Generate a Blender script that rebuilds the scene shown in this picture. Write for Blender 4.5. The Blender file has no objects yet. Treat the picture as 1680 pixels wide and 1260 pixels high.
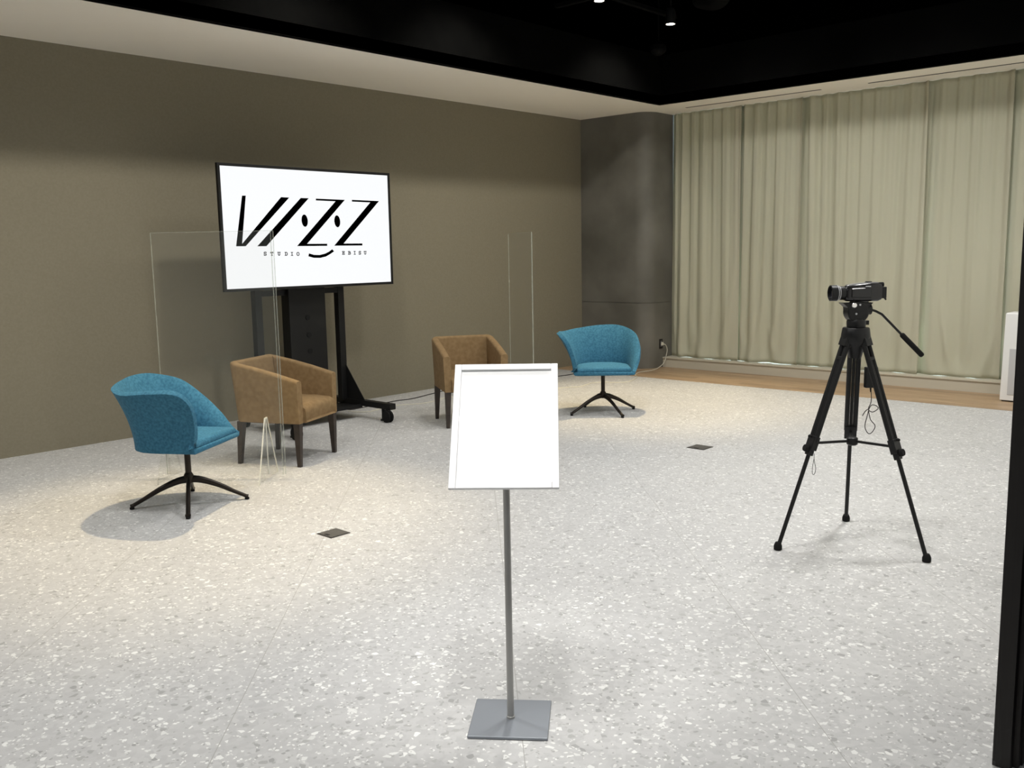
import bpy, bmesh, math, random
from mathutils import Vector, Matrix
random.seed(7)
PI = math.pi
scene = bpy.context.scene
COL = scene.collection

# ------------------------------------------------------------------ materials
def mat(name, color=(.5, .5, .5), rough=.5, metal=0., sheen=0., spec=.5, emis=None, estr=1., coat=0.):
    m = bpy.data.materials.new(name); m.use_nodes = True
    b = m.node_tree.nodes['Principled BSDF']
    b.inputs['Base Color'].default_value = (*color, 1)
    b.inputs['Roughness'].default_value = rough
    b.inputs['Metallic'].default_value = metal
    b.inputs['Specular IOR Level'].default_value = spec
    b.inputs['Sheen Weight'].default_value = sheen
    b.inputs['Coat Weight'].default_value = coat
    if emis:
        b.inputs['Emission Color'].default_value = (*emis, 1)
        b.inputs['Emission Strength'].default_value = estr
    return m

def N(m, typ, **kw):
    n = m.node_tree.nodes.new(typ)
    for k, v in kw.items(): setattr(n, k, v)
    return n
def L(m, a, b): m.node_tree.links.new(a, b)
def bsdf(m): return m.node_tree.nodes['Principled BSDF']

def mottle(m, c1, c2, scale, detail=3., bump=0., bscale=None, lo=.35, hi=.65):
    """colour varying between c1 and c2 with noise in object space, optional bump"""
    tc = N(m, 'ShaderNodeTexCoord'); no = N(m, 'ShaderNodeTexNoise')
    no.inputs['Scale'].default_value = scale; no.inputs['Detail'].default_value = detail
    L(m, tc.outputs['Object'], no.inputs['Vector'])
    r = N(m, 'ShaderNodeValToRGB')
    r.color_ramp.elements[0].position = lo; r.color_ramp.elements[0].color = (*c1, 1)
    r.color_ramp.elements[1].position = hi; r.color_ramp.elements[1].color = (*c2, 1)
    L(m, no.outputs['Fac'], r.inputs['Fac']); L(m, r.outputs['Color'], bsdf(m).inputs['Base Color'])
    if bump:
        n2 = N(m, 'ShaderNodeTexNoise'); n2.inputs['Scale'].default_value = bscale or scale * 4
        L(m, tc.outputs['Object'], n2.inputs['Vector'])
        bp = N(m, 'ShaderNodeBump'); bp.inputs['Strength'].default_value = bump; bp.inputs['Distance'].default_value = .004
        L(m, n2.outputs['Fac'], bp.inputs['Height']); L(m, bp.outputs['Normal'], bsdf(m).inputs['Normal'])
    return m

M = {}
M['wall'] = mottle(mat('taupe_wallcovering', (.2, .18, .13), .75, spec=.25), (.212, .190, .136), (.228, .206, .150), 60, bump=.08, bscale=400)
M['soffit'] = mat('soffit_paint', (.90, .85, .76), .85, spec=.2)
M['black_paint'] = mottle(mat('black_paint', (.006, .006, .006), .95, spec=.02), (.0022, .0022, .0022), (.0032, .0032, .003), 3)
M['black_paint_dull'] = mat('black_plenum_paint', (.0008, .0008, .0008), .95, spec=.0)
M['endwall'] = mat('white_wall_paint', (.85, .84, .80), .8, spec=.2)
M['lobby'] = mat('dark_lobby', (.03, .03, .03), .8, spec=.2)
M['concrete'] = mottle(mat('grey_concrete', (.2, .2, .19), .6, spec=.35), (.115, .110, .094), (.175, .168, .146), 1.6, 6, bump=.1, bscale=30)
M['sill'] = mat('cream_sill_paint', (.56, .52, .42), .4)
M['black_metal'] = mat('black_powder_coat', (.007, .007, .007), .5, spec=.3)
M['black_plastic'] = mottle(mat('black_plastic', (.014, .014, .015), .42, spec=.3), (.005, .005, .0055), (.009, .009, .0095), 40)
M['black_gloss'] = mat('black_gloss', (.01, .01, .011), .18)
M['rubber'] = mat('black_rubber', (.008, .008, .008), .8, spec=.2)
M['grey_plastic'] = mat('grey_plastic', (.16, .16, .165), .35)
M['pale_mark'] = mat('pale_mark', (.55, .56, .58), .4)
M['chrome'] = mat('chrome', (.8, .8, .8), .2, 1.)
M['bronze'] = mat('dark_bronze_metal', (.022, .016, .012), .35, .6)
M['sign_grey'] = mat('blue_grey_metal', (.26, .28, .31), .38, .35)
M['pole_grey'] = mat('satin_grey_tube', (.40, .395, .38), .4, .25)
M['white_frame'] = mat('white_aluminium', (.80, .80, .81), .35)
M['paper'] = mat('white_paper', (.92, .92, .92), .5, coat=.3)
M['white_plastic'] = mat('white_plastic', (.78, .78, .76), .4)
M['grille'] = mat('pale_grey_grille', (.50, .50, .50), .6)
M['cable_white'] = mat('white_cable', (.65, .62, .52), .5)
M['cable_black'] = mat('black_cable', (.02, .015, .015), .5)
M['lens'] = mat('lens_glass', (.02, .02, .03), .06, coat=1.)
M['velour'] = mottle(mat('blue_velour', (.06, .25, .36), .85, sheen=.0, spec=.15), (.028, .116, .195), (.050, .175, .278), 65, 4, bump=.25, bscale=260)
bsdf(M['velour']).inputs['Sheen Weight'].default_value = .06
bsdf(M['velour']).inputs['Sheen Tint'].default_value = (.45, .8, 1, 1)
M['tan'] = mottle(mat('tan_fabric', (.3, .2, .1), .85, spec=.15), (.215, .140, .068), (.26, .175, .09), 30, 4, bump=.07, bscale=500)
M['darkwood'] = mottle(mat('dark_wood', (.03, .02, .015), .45), (.022, .015, .012), (.038, .025, .018), 20)
M['lamp_face'] = mat('lamp_face', (1, 1, 1), .5, emis=(1, .93, .82), estr=14)
M['duct'] = mat('black_duct', (.003, .003, .003), .8, spec=.08)
M['outlet_box'] = mottle(mat('floor_box_metal', (.09, .088, .08), .5, .3), (.085, .082, .074), (.105, .10, .092), 40)
M['ink'] = mat('black_ink', (.0, .0, .0), .6, spec=.0)
M['frame_dark'] = mat('dark_anodised', (.012, .010, .009), .5, .2)
M['frame_mid'] = mat('brown_anodised', (.030, .026, .023), .5, .2)

# screen (lit display)
m = mat('display', (0, 0, 0), .2, spec=.3, emis=(.93, .935, .96), estr=1.); M['screen'] = m

# transparent sheet: transparent + fresnel gloss
def clear(name, tint, gl=1.0, ior=1.45, haze=0., hazecol=(.8, .85, .8)):
    m = bpy.data.materials.new(name); m.use_nodes = True
    nt = m.node_tree; nt.nodes.clear()
    o = N(m, 'ShaderNodeOutputMaterial'); mx = N(m, 'ShaderNodeMixShader')
    tr = N(m, 'ShaderNodeBsdfTransparent'); tr.inputs['Color'].default_value = (*tint, 1)
    g = N(m, 'ShaderNodeBsdfGlossy'); g.inputs['Roughness'].default_value = 0.02
    fr = N(m, 'ShaderNodeFresnel'); fr.inputs['IOR'].default_value = ior
    mu = N(m, 'ShaderNodeMath', operation='MULTIPLY'); mu.inputs[1].default_value = gl
    L(m, fr.outputs[0], mu.inputs[0])
    ge = N(m, 'ShaderNodeNewGeometry'); iv = N(m, 'ShaderNodeMath', operation='SUBTRACT'); iv.inputs[0].default_value = 1
    m3 = N(m, 'ShaderNodeMath', operation='MULTIPLY'); L(m, ge.outputs['Backfacing'], iv.inputs[1])
    L(m, mu.outputs[0], m3.inputs[0]); L(m, iv.outputs[0], m3.inputs[1]); L(m, m3.outputs[0], mx.inputs[0])
    if haze:
        d = N(m, 'ShaderNodeBsdfDiffuse'); d.inputs['Color'].default_value = (*hazecol, 1)
        m2 = N(m, 'ShaderNodeMixShader'); m2.inputs[0].default_value = haze
        L(m, tr.outputs[0], m2.inputs[1]); L(m, d.outputs[0], m2.inputs[2]); L(m, m2.outputs[0], mx.inputs[1])
    else:
        L(m, tr.outputs[0], mx.inputs[1])
    L(m, g.outputs[0], mx.inputs[2]); L(m, mx.outputs[0], o.inputs['Surface'])
    return m
M['glass'] = clear('shopfront_glass', (.985, .99, .985), .6)
M['acrylic'] = clear('clear_acrylic', (.985, .985, .978), .35, haze=.020)
M['acrylic_edge'] = clear('acrylic_cut_edge', (.9, .93, .9), .6, haze=.19, hazecol=(.8, .8, .72))
M['acrylic_lit'] = clear('acrylic_lit_edge', (.9, .92, .9), .6, haze=.72, hazecol=(.9, .88, .78))  # pale haze colour stands in for light caught by the foot edges

# window daylight pane behind the curtains
M['daylight'] = mat('daylit_frosted_pane', (.8, .9, 1), .3, emis=(.72, .9, 1.), estr=2.6)

# curtain: mostly diffuse with some translucency
m = bpy.data.materials.new('curtain_cloth'); m.use_nodes = True; m.node_tree.nodes.clear()
o = N(m, 'ShaderNodeOutputMaterial'); mx = N(m, 'ShaderNodeMixShader'); mx.inputs[0].default_value = .10
d = N(m, 'ShaderNodeBsdfDiffuse'); t = N(m, 'ShaderNodeBsdfTranslucent')
tc = N(m, 'ShaderNodeTexCoord'); no = N(m, 'ShaderNodeTexNoise'); no.inputs['Scale'].default_value = 180
L(m, tc.outputs['Object'], no.inputs['Vector'])
r = N(m, 'ShaderNodeValToRGB'); r.color_ramp.elements[0].color = (.52, .50, .385, 1); r.color_ramp.elements[1].color = (.59, .57, .445, 1)
L(m, no.outputs['Fac'], r.inputs['Fac']); L(m, r.outputs['Color'], d.inputs['Color'])
t.inputs['Color'].default_value = (.40, .48, .36, 1)
L(m, d.outputs[0], mx.inputs[1]); L(m, t.outputs[0], mx.inputs[2]); L(m, mx.outputs[0], o.inputs['Surface'])
M['curtain'] = m

# terrazzo floor
m = mat('terrazzo', (.6, .6, .58), .42, spec=.35); M['terrazzo'] = m
tc = N(m, 'ShaderNodeTexCoord')
def ramp(fac, stops, interp='LINEAR'):
    r = N(m, 'ShaderNodeValToRGB'); r.color_ramp.interpolation = interp
    e = r.color_ramp.elements
    e[0].position, e[0].color = stops[0][0], (*stops[0][1], 1)
    e[1].position, e[1].color = stops[1][0], (*stops[1][1], 1)
    for p, c in stops[2:]:
        k = e.new(p); k.color = (*c, 1)
    L(m, fac, r.inputs['Fac']); return r
def mixc(f, a, b):
    x = N(m, 'ShaderNodeMix', data_type='RGBA')
    if isinstance(f, float): x.inputs[0].default_value = f
    else: L(m, f, x.inputs[0])
    L(m, a, x.inputs[6]); L(m, b, x.inputs[7]); return x.outputs[2]
nz = N(m, 'ShaderNodeTexNoise'); nz.inputs['Scale'].default_value = 14; L(m, tc.outputs['Object'], nz.inputs['Vector'])
warp = N(m, 'ShaderNodeVectorMath', operation='MULTIPLY_ADD'); warp.inputs[1].default_value = (.02, .02, .0)
L(m, nz.outputs['Color'], warp.inputs[0]); L(m, tc.outputs['Object'], warp.inputs[2])
big = N(m, 'ShaderNodeTexNoise'); big.inputs['Scale'].default_value = 1.3; big.inputs['Detail'].default_value = 4
L(m, tc.outputs['Object'], big.inputs['Vector'])
base = ramp(big.outputs['Fac'], [(.35, (.47, .465, .465)), (.65, (.53, .525, .52))])
def chips(scale, prob, shrink, seed):
    v = N(m, 'ShaderNodeTexVoronoi'); v.inputs['Scale'].default_value = scale; v.inputs['Randomness'].default_value = 1
    off = N(m, 'ShaderNodeVectorMath', operation='ADD'); off.inputs[1].default_value = (seed, seed * 1.7, 0)
    L(m, warp.outputs[0], off.inputs[0]); L(m, off.outputs[0], v.inputs['Vector'])
    ve = N(m, 'ShaderNodeTexVoronoi', feature='DISTANCE_TO_EDGE'); ve.inputs['Scale'].default_value = scale
    L(m, off.outputs[0], ve.inputs['Vector'])
    s = N(m, 'ShaderNodeSeparateColor'); L(m, v.outputs['Color'], s.inputs[0])
    a = N(m, 'ShaderNodeMath', operation='LESS_THAN'); a.inputs[1].default_value = prob; L(m, s.outputs[0], a.inputs[0])
    e = N(m, 'ShaderNodeMath', operation='GREATER_THAN'); e.inputs[1].default_value = shrink; L(m, ve.outputs['Distance'], e.inputs[0])
    mu = N(m, 'ShaderNodeMath', operation='MULTIPLY'); L(m, a.outputs[0], mu.inputs[0]); L(m, e.outputs[0], mu.inputs[1])
    return mu.outputs[0], s.outputs[1]
f0, g0 = chips(42, 1.0, .02, 3.1)
tone = ramp(g0, [(0., (.43, .43, .43)), (1., (.55, .55, .545))])
c = mixc(.55, base.outputs['Color'], tone.outputs['Color'])
fd, gd = chips(46, .06, .06, 11.3)
dk = ramp(gd, [(0., (.33, .33, .325)), (1., (.42, .42, .41))]); c = mixc(fd, c, dk.outputs['Color'])
fw, gw = chips(46, .095, .11, 23.9)
wt = ramp(gw, [(0., (.63, .63, .615)), (1., (.80, .80, .78))]); c = mixc(fw, c, wt.outputs['Color'])
fw2, gw2 = chips(95, .10, .10, 41.2)
c = mixc(fw2, c, wt.outputs['Color'])
fd2, gd2 = chips(100, .06, .08, 57.2)
c = mixc(fd2, c, dk.outputs['Color'])
# sheet joints running diagonally
sx = N(m, 'ShaderNodeSeparateXYZ'); L(m, tc.outputs['Object'], sx.inputs[0])
df = N(m, 'ShaderNodeMath', operation='SUBTRACT'); L(m, sx.outputs[0], df.inputs[0]); L(m, sx.outputs[1], df.inputs[1])
ad = N(m, 'ShaderNodeMath', operation='ADD'); ad.inputs[1].default_value = 1.185 + 1.375 * 10; L(m, df.outputs[0], ad.inputs[0])
md = N(m, 'ShaderNodeMath', operation='MODULO'); md.inputs[1].default_value = 1.375; L(m, ad.outputs[0], md.inputs[0])
lt = N(m, 'ShaderNodeMath', operation='LESS_THAN'); lt.inputs[1].default_value = .0045; L(m, md.outputs[0], lt.inputs[0])
jc = N(m, 'ShaderNodeRGB'); jc.outputs[0].default_value = (.36, .355, .34, 1)
c = mixc(lt.outputs[0], c, jc.outputs[0])
L(m, c, bsdf(m).inputs['Base Color'])

# wood plank strip
m = mat('oak_planks', (.4, .27, .16), .45); M['oak'] = m
tc = N(m, 'ShaderNodeTexCoord'); mp = N(m, 'ShaderNodeMapping'); mp.inputs['Scale'].default_value = (14, 1.1, 1)
L(m, tc.outputs['Object'], mp.inputs['Vector'])
no = N(m, 'ShaderNodeTexNoise'); no.inputs['Scale'].default_value = 2.2; no.inputs['Detail'].default_value = 5; L(m, mp.outputs[0], no.inputs['Vector'])
br = N(m, 'ShaderNodeTexBrick'); br.inputs['Scale'].default_value = 1; br.inputs['Mortar Size'].default_value = .0015
br.inputs['Brick Width'].default_value = 1.3; br.inputs['Row Height'].default_value = .13
br.inputs['Color1'].default_value = (.9, .9, .9, 1); br.inputs['Color2'].default_value = (.6, .6, .6, 1); br.inputs['Mortar'].default_value = (.35, .35, .35, 1)
mp2 = N(m, 'ShaderNodeMapping'); mp2.inputs['Rotation'].default_value = (0, 0, PI / 2); L(m, tc.outputs['Object'], mp2.inputs['Vector']); L(m, mp2.outputs[0], br.inputs['Vector'])
r = N(m, 'ShaderNodeValToRGB'); r.color_ramp.elements[0].color = (.36, .235, .13, 1); r.color_ramp.elements[0].position = .3
r.color_ramp.elements[1].color = (.60, .43, .27, 1); r.color_ramp.elements[1].position = .75
L(m, no.outputs['Fac'], r.inputs['Fac'])
mxx = N(m, 'ShaderNodeMix', data_type='RGBA', blend_type='MULTIPLY'); mxx.inputs[0].default_value = 1
L(m, r.outputs['Color'], mxx.inputs[6]); L(m, br.outputs['Color'], mxx.inputs[7]); L(m, mxx.outputs[2], bsdf(m).inputs['Base Color'])

# ------------------------------------------------------------------ mesh helpers
class MB:
    def __init__(s): s.v = []; s.f = []
    def add(s, vs, fs):
        o = len(s.v); s.v += [tuple(p) for p in vs]; s.f += [tuple(i + o for i in f) for f in fs]; return s
    def box(s, c, d, rz=0., m=None):
        x, y, z = (k / 2 for k in d); ps = []
        for sx in (-1, 1):
            for sy in (-1, 1):
                for sz in (-1, 1): ps.append(Vector((sx * x, sy * y, sz * z)))
        if m is not None: ps = [m @ p for p in ps]
        R = Matrix.Rotation(rz, 3, 'Z')
        ps = [R @ p + Vector(c) for p in ps]
        return s.add(ps, [(0, 1, 3, 2), (4, 6, 7, 5), (0, 4, 5, 1), (2, 3, 7, 6), (0, 2, 6, 4), (1, 5, 7, 3)])
    def b2(s, x0, x1, y0, y1, z0, z1): return s.box(((x0 + x1) / 2, (y0 + y1) / 2, (z0 + z1) / 2), (x1 - x0, y1 - y0, z1 - z0))
    def loft(s, rings, cap=True, closed=True):
        n = len(rings[0]); vs = [p for r in rings for p in r]; fs = []
        for i in range(len(rings) - 1):
            for j in range(n if closed else n - 1):
                k = (j + 1) % n
                fs.append((i * n + j, i * n + k, (i + 1) * n + k, (i + 1) * n + j))
        if cap and closed:
            fs.append(tuple(range(n - 1, -1, -1))); fs.append(tuple(range((len(rings) - 1) * n, len(rings) * n)))
        return s.add(vs, fs)
    def tube(s, pts, r, seg=10, spline=False, flat=1.):
        pts = [Vector(p) for p in pts]
        rs = list(r) if hasattr(r, '__len__') else [r] * len(pts)
        if spline: pts, rs = crom(pts, rs)
        t = (pts[1] - pts[0]).normalized()
        u = Vector((0, 0, 1)) if abs(t.z) < .9 else Vector((1, 0, 0))
        u = (u - t * u.dot(t)).normalized(); rings = []
        for i, p in enumerate(pts):
            a = pts[max(i - 1, 0)]; b = pts[min(i + 1, len(pts) - 1)]
            t = (b - a).normalized(); u = (u - t * u.dot(t)).normalized(); w = t.cross(u)
            rings.append([p + u * (math.cos(2 * PI * k / seg) * rs[i]) + w * (math.sin(2 * PI * k / seg) * rs[i] * flat) for k in range(seg)])
        return s.loft(rings)
    def bar(s, a, b, w, d, up=(0, 0, 1), w2=None, d2=None):
        """rectangular bar a->b; w across, d along 'up' side"""
        a, b = Vector(a), Vector(b); t = (b - a).normalized(); up = Vector(up)
        x = t.cross(up).normalized(); y = x.cross(t).normalized(); w2 = w2 or w; d2 = d2 or d
        R = []
        for p, ww, dd in ((a, w, d), (b, w2, d2)):
            R.append([p + x * sx * ww / 2 + y * sy * dd / 2 for sx, sy in ((-1, -1), (1, -1), (1, 1), (-1, 1))])
        return s.loft(R)
    def lathe(s, prof, c=(0, 0, 0), seg=24, axis=None):
        """prof: (r, h) pairs about local z at c; axis: direction"""
        q = Vector((0, 0, 1)).rotation_difference(Vector(axis)) if axis else None
        rings = []
        for r, h in prof:
            ring = []
            for k in range(seg):
                p = Vector((math.cos(2 * PI * k / seg) * r, math.sin(2 * PI * k / seg) * r, h))
                if q: p = q @ p
                ring.append(p + Vector(c))
            rings.append(ring)
        return s.loft(rings)
    def poly(s, pts, n, th):
        """prism from planar outline pts along vector n*th"""
        n = Vector(n).normalized() * th; a = [Vector(p) for p in pts]
        return s.loft([a, [p + n for p in a]])
    def build(s, name, material, parent=None, bevel=0., seg=2, smooth=35, sub=0, loc=None):
        me = bpy.data.meshes.new(name); me.from_pydata(s.v, [], s.f)
        bm = bmesh.new(); bm.from_mesh(me); bmesh.ops.recalc_face_normals(bm, faces=bm.faces); bm.to_mesh(me); bm.free()
        me.polygons.foreach_set('use_smooth', [True] * len(me.polygons))
        me.set_sharp_from_angle(angle=math.radians(smooth))
        me.materials.append(material)
        o = bpy.data.objects.new(name, me); COL.objects.link(o)
        if parent: o.parent = parent
        if loc: o.location = loc
        if bevel:
            b = o.modifiers.new('bevel', 'BEVEL'); b.width = bevel; b.segments = seg; b.limit_method = 'ANGLE'; b.angle_limit = math.radians(40); b.harden_normals = True
        if sub:
            b = o.modifiers.new('sub', 'SUBSURF'); b.levels = sub; b.render_levels = sub
        return o
def crom(pts, rs=None, n=8):
    pts = [Vector(p) for p in pts]; out = []; ro = []
    for i in range(len(pts) - 1):
        p0 = pts[max(i - 1, 0)]; p1 = pts[i]; p2 = pts[i + 1]; p3 = pts[min(i + 2, len(pts) - 1)]
        for k in range(n):
            t = k / n
            out.append(.5 * ((2 * p1) + (p2 - p0) * t + (2 * p0 - 5 * p1 + 4 * p2 - p3) * t * t + (3 * p1 - p0 - 3 * p2 + p3) * t ** 3))
            if rs: ro.append(rs[i] * (1 - t) + rs[i + 1] * t)
    out.append(pts[-1])
    if rs: ro.append(rs[-1]); return out, ro
    return out
def tag(o, label, cat, group=None):
    o['label'] = label; o['category'] = cat
    if group: o['group'] = group
    return o
def thing(name, label, cat, loc=(0, 0, 0), rz=0., group=None):
    o = bpy.data.objects.new(name, None); COL.objects.link(o); o.empty_display_size = .1
    o.location = loc; o.rotation_euler = (0, 0, rz)
    return tag(o, label, cat, group)
def struct(o): o['kind'] = 'structure'; return o
def copy_tree(o, parent=None):
    c = o.copy(); COL.objects.link(c)
    if parent: c.parent = parent
    for ch in list(o.children): copy_tree(ch, c)
    return c

# ------------------------------------------------------------------ the room
GY_ = .74
YW, XS, XC, H = 7.84, 10.35, 10.5, 3.246      # wall plane, sill face, curtain plane, soffit height
FY, FX, FT = 6.37, 9.67, 3.80                 # fascia planes and top
struct(MB().b2(-4, 9.385, .55, YW, -.1, 0).build('floor', M['terrazzo']))
o = struct(MB().b2(9.385, XS + .3, GY_, YW, -.1, 0.002).build('floor_wood', M['oak']))
struct(MB().b2(-4, 10.9, YW, YW + .15, -.1, FT - .02).build('wall_left', M['wall']))
# pillar in the corner with a rounded edge
prof = [(10.9, YW), (10.0, YW), (10.0, 6.97)]
for k in range(1, 9):
    a = PI + k / 9 * PI / 2
    prof.append((10.2 + .2 * math.cos(a), 6.97 + .2 * math.sin(a)))
prof += [(10.2, 6.77), (10.9, 6.77)]
pil = MB()
for z0, z1, sh in ((.0, .852, 0), (.852, .858, .006), (.858, H, 0)):
    q = [(x + (sh if x < 10.5 else 0), y + (sh if y < 7.5 else 0)) for x, y in prof]
    pil.loft([[Vector((x, y, z0)) for x, y in q], [Vector((x, y, z1)) for x, y in q]])
struct(pil.build('wall_corner', M['concrete'], smooth=25))
# soffit ring
struct(MB().b2(-4, 10.9, FY, YW, H, H + .1).b2(FX, 10.9, GY_, FY, H, H + .1).build('ceiling_soffit', M['soffit']))
struct(MB().b2(-4, FX + .05, FY, FY + .06, H - .003, FT).b2(FX, FX + .06, GY_, FY + .06, H - .003, FT).build('trim_1', M['black_paint'], smooth=30))
# black open ceiling above
struct(MB().b2(-4, 10.9, FY + .06, YW, FT - .02, FT).b2(FX + .06, 10.9, GY_, FY + .06, FT - .02, FT).b2(-4, 10.9, GY_, YW, 4.4, 4.5).b2(-4, 10.9, YW, YW + .1, FT, 4.5).b2(10.9, 11, GY_, YW, FT, 4.5).build('ceiling', M['black_paint_dull']))
# slots in the soffit in front of the curtain
for i, (ya, yb) in enumerate(((6.32, 4.60), (4.08, .5))):
    struct(MB().b2(10.13, 10.165, yb, ya, H - .002, H + .001).build('trim_%d' % (i + 2), M['grille' if 0 else 'frame_mid']))
# curtain recess: sill, window behind, side and end
struct(MB().b2(XS, 10.75, GY_, 6.77, 0, .115).b2(XS - .012, 10.75, GY_, 6.77, .115, .133).build('trim_4', M['sill'], bevel=.003))
w = struct(MB().b2(10.66, 10.70, .9, 6.77, .133, H).build('window_2', M['daylight']))
struct(MB().b2(10.75, 10.9, GY_, YW, 0, FT - .02).build('wall_right', M['soffit']))
# shopfront: glass in front of the camera and its dark metal frame at the right
GY = .66
struct(MB().b2(-5, 2.88, GY + .02, GY + .03, .02, 3.2).build('window_1', M['glass'], smooth=30))
fr = MB()
fr.b2(2.872, 2.90, GY, GY + .05, 0, 3.2)
fr2 = MB().b2(2.90, 2.925, GY - .015, GY + .05, 0, 3.2)
fr.b2(2.925, 2.975, GY - .02, GY + .05, 0, 3.2)
fo = struct(fr.build('door_1', M['frame_dark'], bevel=.002))
f2 = fr2.build('frame_rail', M['frame_mid'], fo, bevel=.002)
dl = MB().b2(2.975, 3.02, GY, GY + .03, .12, 3.2).b2(3.06, 3.35, GY, GY + .03, .12, 3.2).b2(2.975, 3.35, GY - .01, GY + .04, 0, .12).build('door_leaf', M['frame_mid'], fo, bevel=.002)
dl2 = MB().b2(3.02, 3.06, GY - .01, GY + .04, .10, 3.2).build('edge_seal', M['frame_dark'], fo)
MB().tube([(2.99, GY - .02, .07), (3.02, GY - .035, .085), (3.05, GY - .02, .07)], .006, spline=True).build('floor_lock', M['chrome'], fo)
struct(MB().b2(3.35, 10.9, GY - .1, GY + .05, 0, 4.4).build('wall_front', M['endwall']))
struct(MB().b2(-4.15, -4, GY, YW, 0, 4.5).build('wall_far_left', M['endwall']))
# the dark lobby the photograph is taken from
struct(MB().b2(-5, 7, -6, .55, -.1, 0).build('floor_lobby', M['lobby']))
struct(MB().b2(-5, 7, -6.1, -6, 0, 3.3).b2(-5.1, -5, -6, GY, 0, 3.3).b2(7, 7.1, -6, GY - .1, 0, 3.3).build('wall_lobby', M['lobby']))
struct(MB().b2(-5, 7, -6, GY - .04, 3.3, 3.4).build('ceiling_lobby', M['lobby']))
struct(MB().b2(-5, 5.2, GY - .04, GY + .07, 3.2, 4.4).build('trim_5', M['black_paint']))

# ------------------------------------------------------------------ curtains
def curtain(y0, y1, label, seed, pitch, ):
    """y0 > y1; hung folds tighter at the top, opening below; edges tuck behind / lap over the neighbour"""
    rnd = random.Random(seed); W = y0 - y1; ny = max(24, int(W / .012)); nz = 60
    ph = [rnd.uniform(0, 6.28) for _ in range(8)]
    k0 = 2 * PI / pitch
    sw = [(rnd.uniform(.1, .9), rnd.uniform(.16, .30), rnd.choice((-1, 1))) for _ in range(3)]
    vs = []
    for j in range(nz + 1):
        t = j / nz                                  # 0 top .. 1 bottom
        for i in range(ny + 1):
            u = i / ny; y = y0 - u * W
            yy = y + .035 * t * math.sin(2.3 * y + ph[0]) + .02 * math.sin(5 * y + ph[1])
            fine = math.sin(k0 * yy + ph[2] + .7 * math.sin(3.1 * yy + ph[3]))
            fine = math.copysign(abs(fine) ** .75, fine)
            amp = .027 * (1 - .62 * t) * (.7 + .3 * math.sin(4.1 * y + ph[7]))
            broad = math.sin(k0 * .43 * yy + ph[4] + 1.4 * t)
            x = XC + fine * amp + broad * (.007 + .012 * t) + .006 * math.sin(k0 * 2.3 * yy + ph[5]) * (1 - t)
            for (uc, r, sg) in sw:                 # sagging curved folds low down
                du = (u - uc - sg * .10 * (1 - t)); q = max(0., t - .55) / .45
                rr = abs(math.hypot(du / .34, (t - .62) / .40) - 1)
                if t > .6: x -= .016 * math.exp(-(rr / .10) ** 2) * q
            e0 = 1 / (1 + math.exp((u * W - .105) / .012)); e1 = math.exp(-((1 - u) * W / .03) ** 2)
            x += .040 * e0 - .016 * e1
            ztop = H - .001
            zb = .1335 + max(0., .020 * math.sin(5.0 * y + ph[6]) * (.6 + .4 * math.sin(2.1 * y + ph[1])) - .006) + max(0., .003 * math.sin(19 * y + ph[3]))
            z = ztop + (zb - ztop) * t
            yshift = -.03 * t * math.sin(PI * u) * math.sin(ph[5])
            vs.append((x, y + yshift + (.012 * t if u < .02 else 0), z))
    fs = [(j * (ny + 1) + i, j * (ny + 1) + i + 1, (j + 1) * (ny + 1) + i + 1, (j + 1) * (ny + 1) + i) for j in range(nz) for i in range(ny)]
    b = MB(); b.add(vs, fs); o = b.build('curtain', M['curtain'], smooth=80)
    sd = o.modifiers.new('thick', 'SOLIDIFY'); sd.thickness = .003; sd.offset = 1
    return tag(o, label, 'curtain', 'curtains across the window wall')
curtain(6.765, 5.76, 'beige-green curtain panel hanging against the grey concrete pillar', 3, .135)
curtain(5.85, 4.965, 'narrow beige-green curtain panel, second from the concrete pillar', 5, .15)
curtain(5.055, 3.56, 'wide beige-green curtain panel hanging directly behind the camcorder', 9, .165)
curtain(3.65, 2.74, 'beige-green curtain panel between the pan handle and the air purifier', 12, .17)
curtain(2.83, .8, 'beige-green curtain panel behind the white air purifier, mostly hidden by the dark frame', 17, .165)

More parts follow.
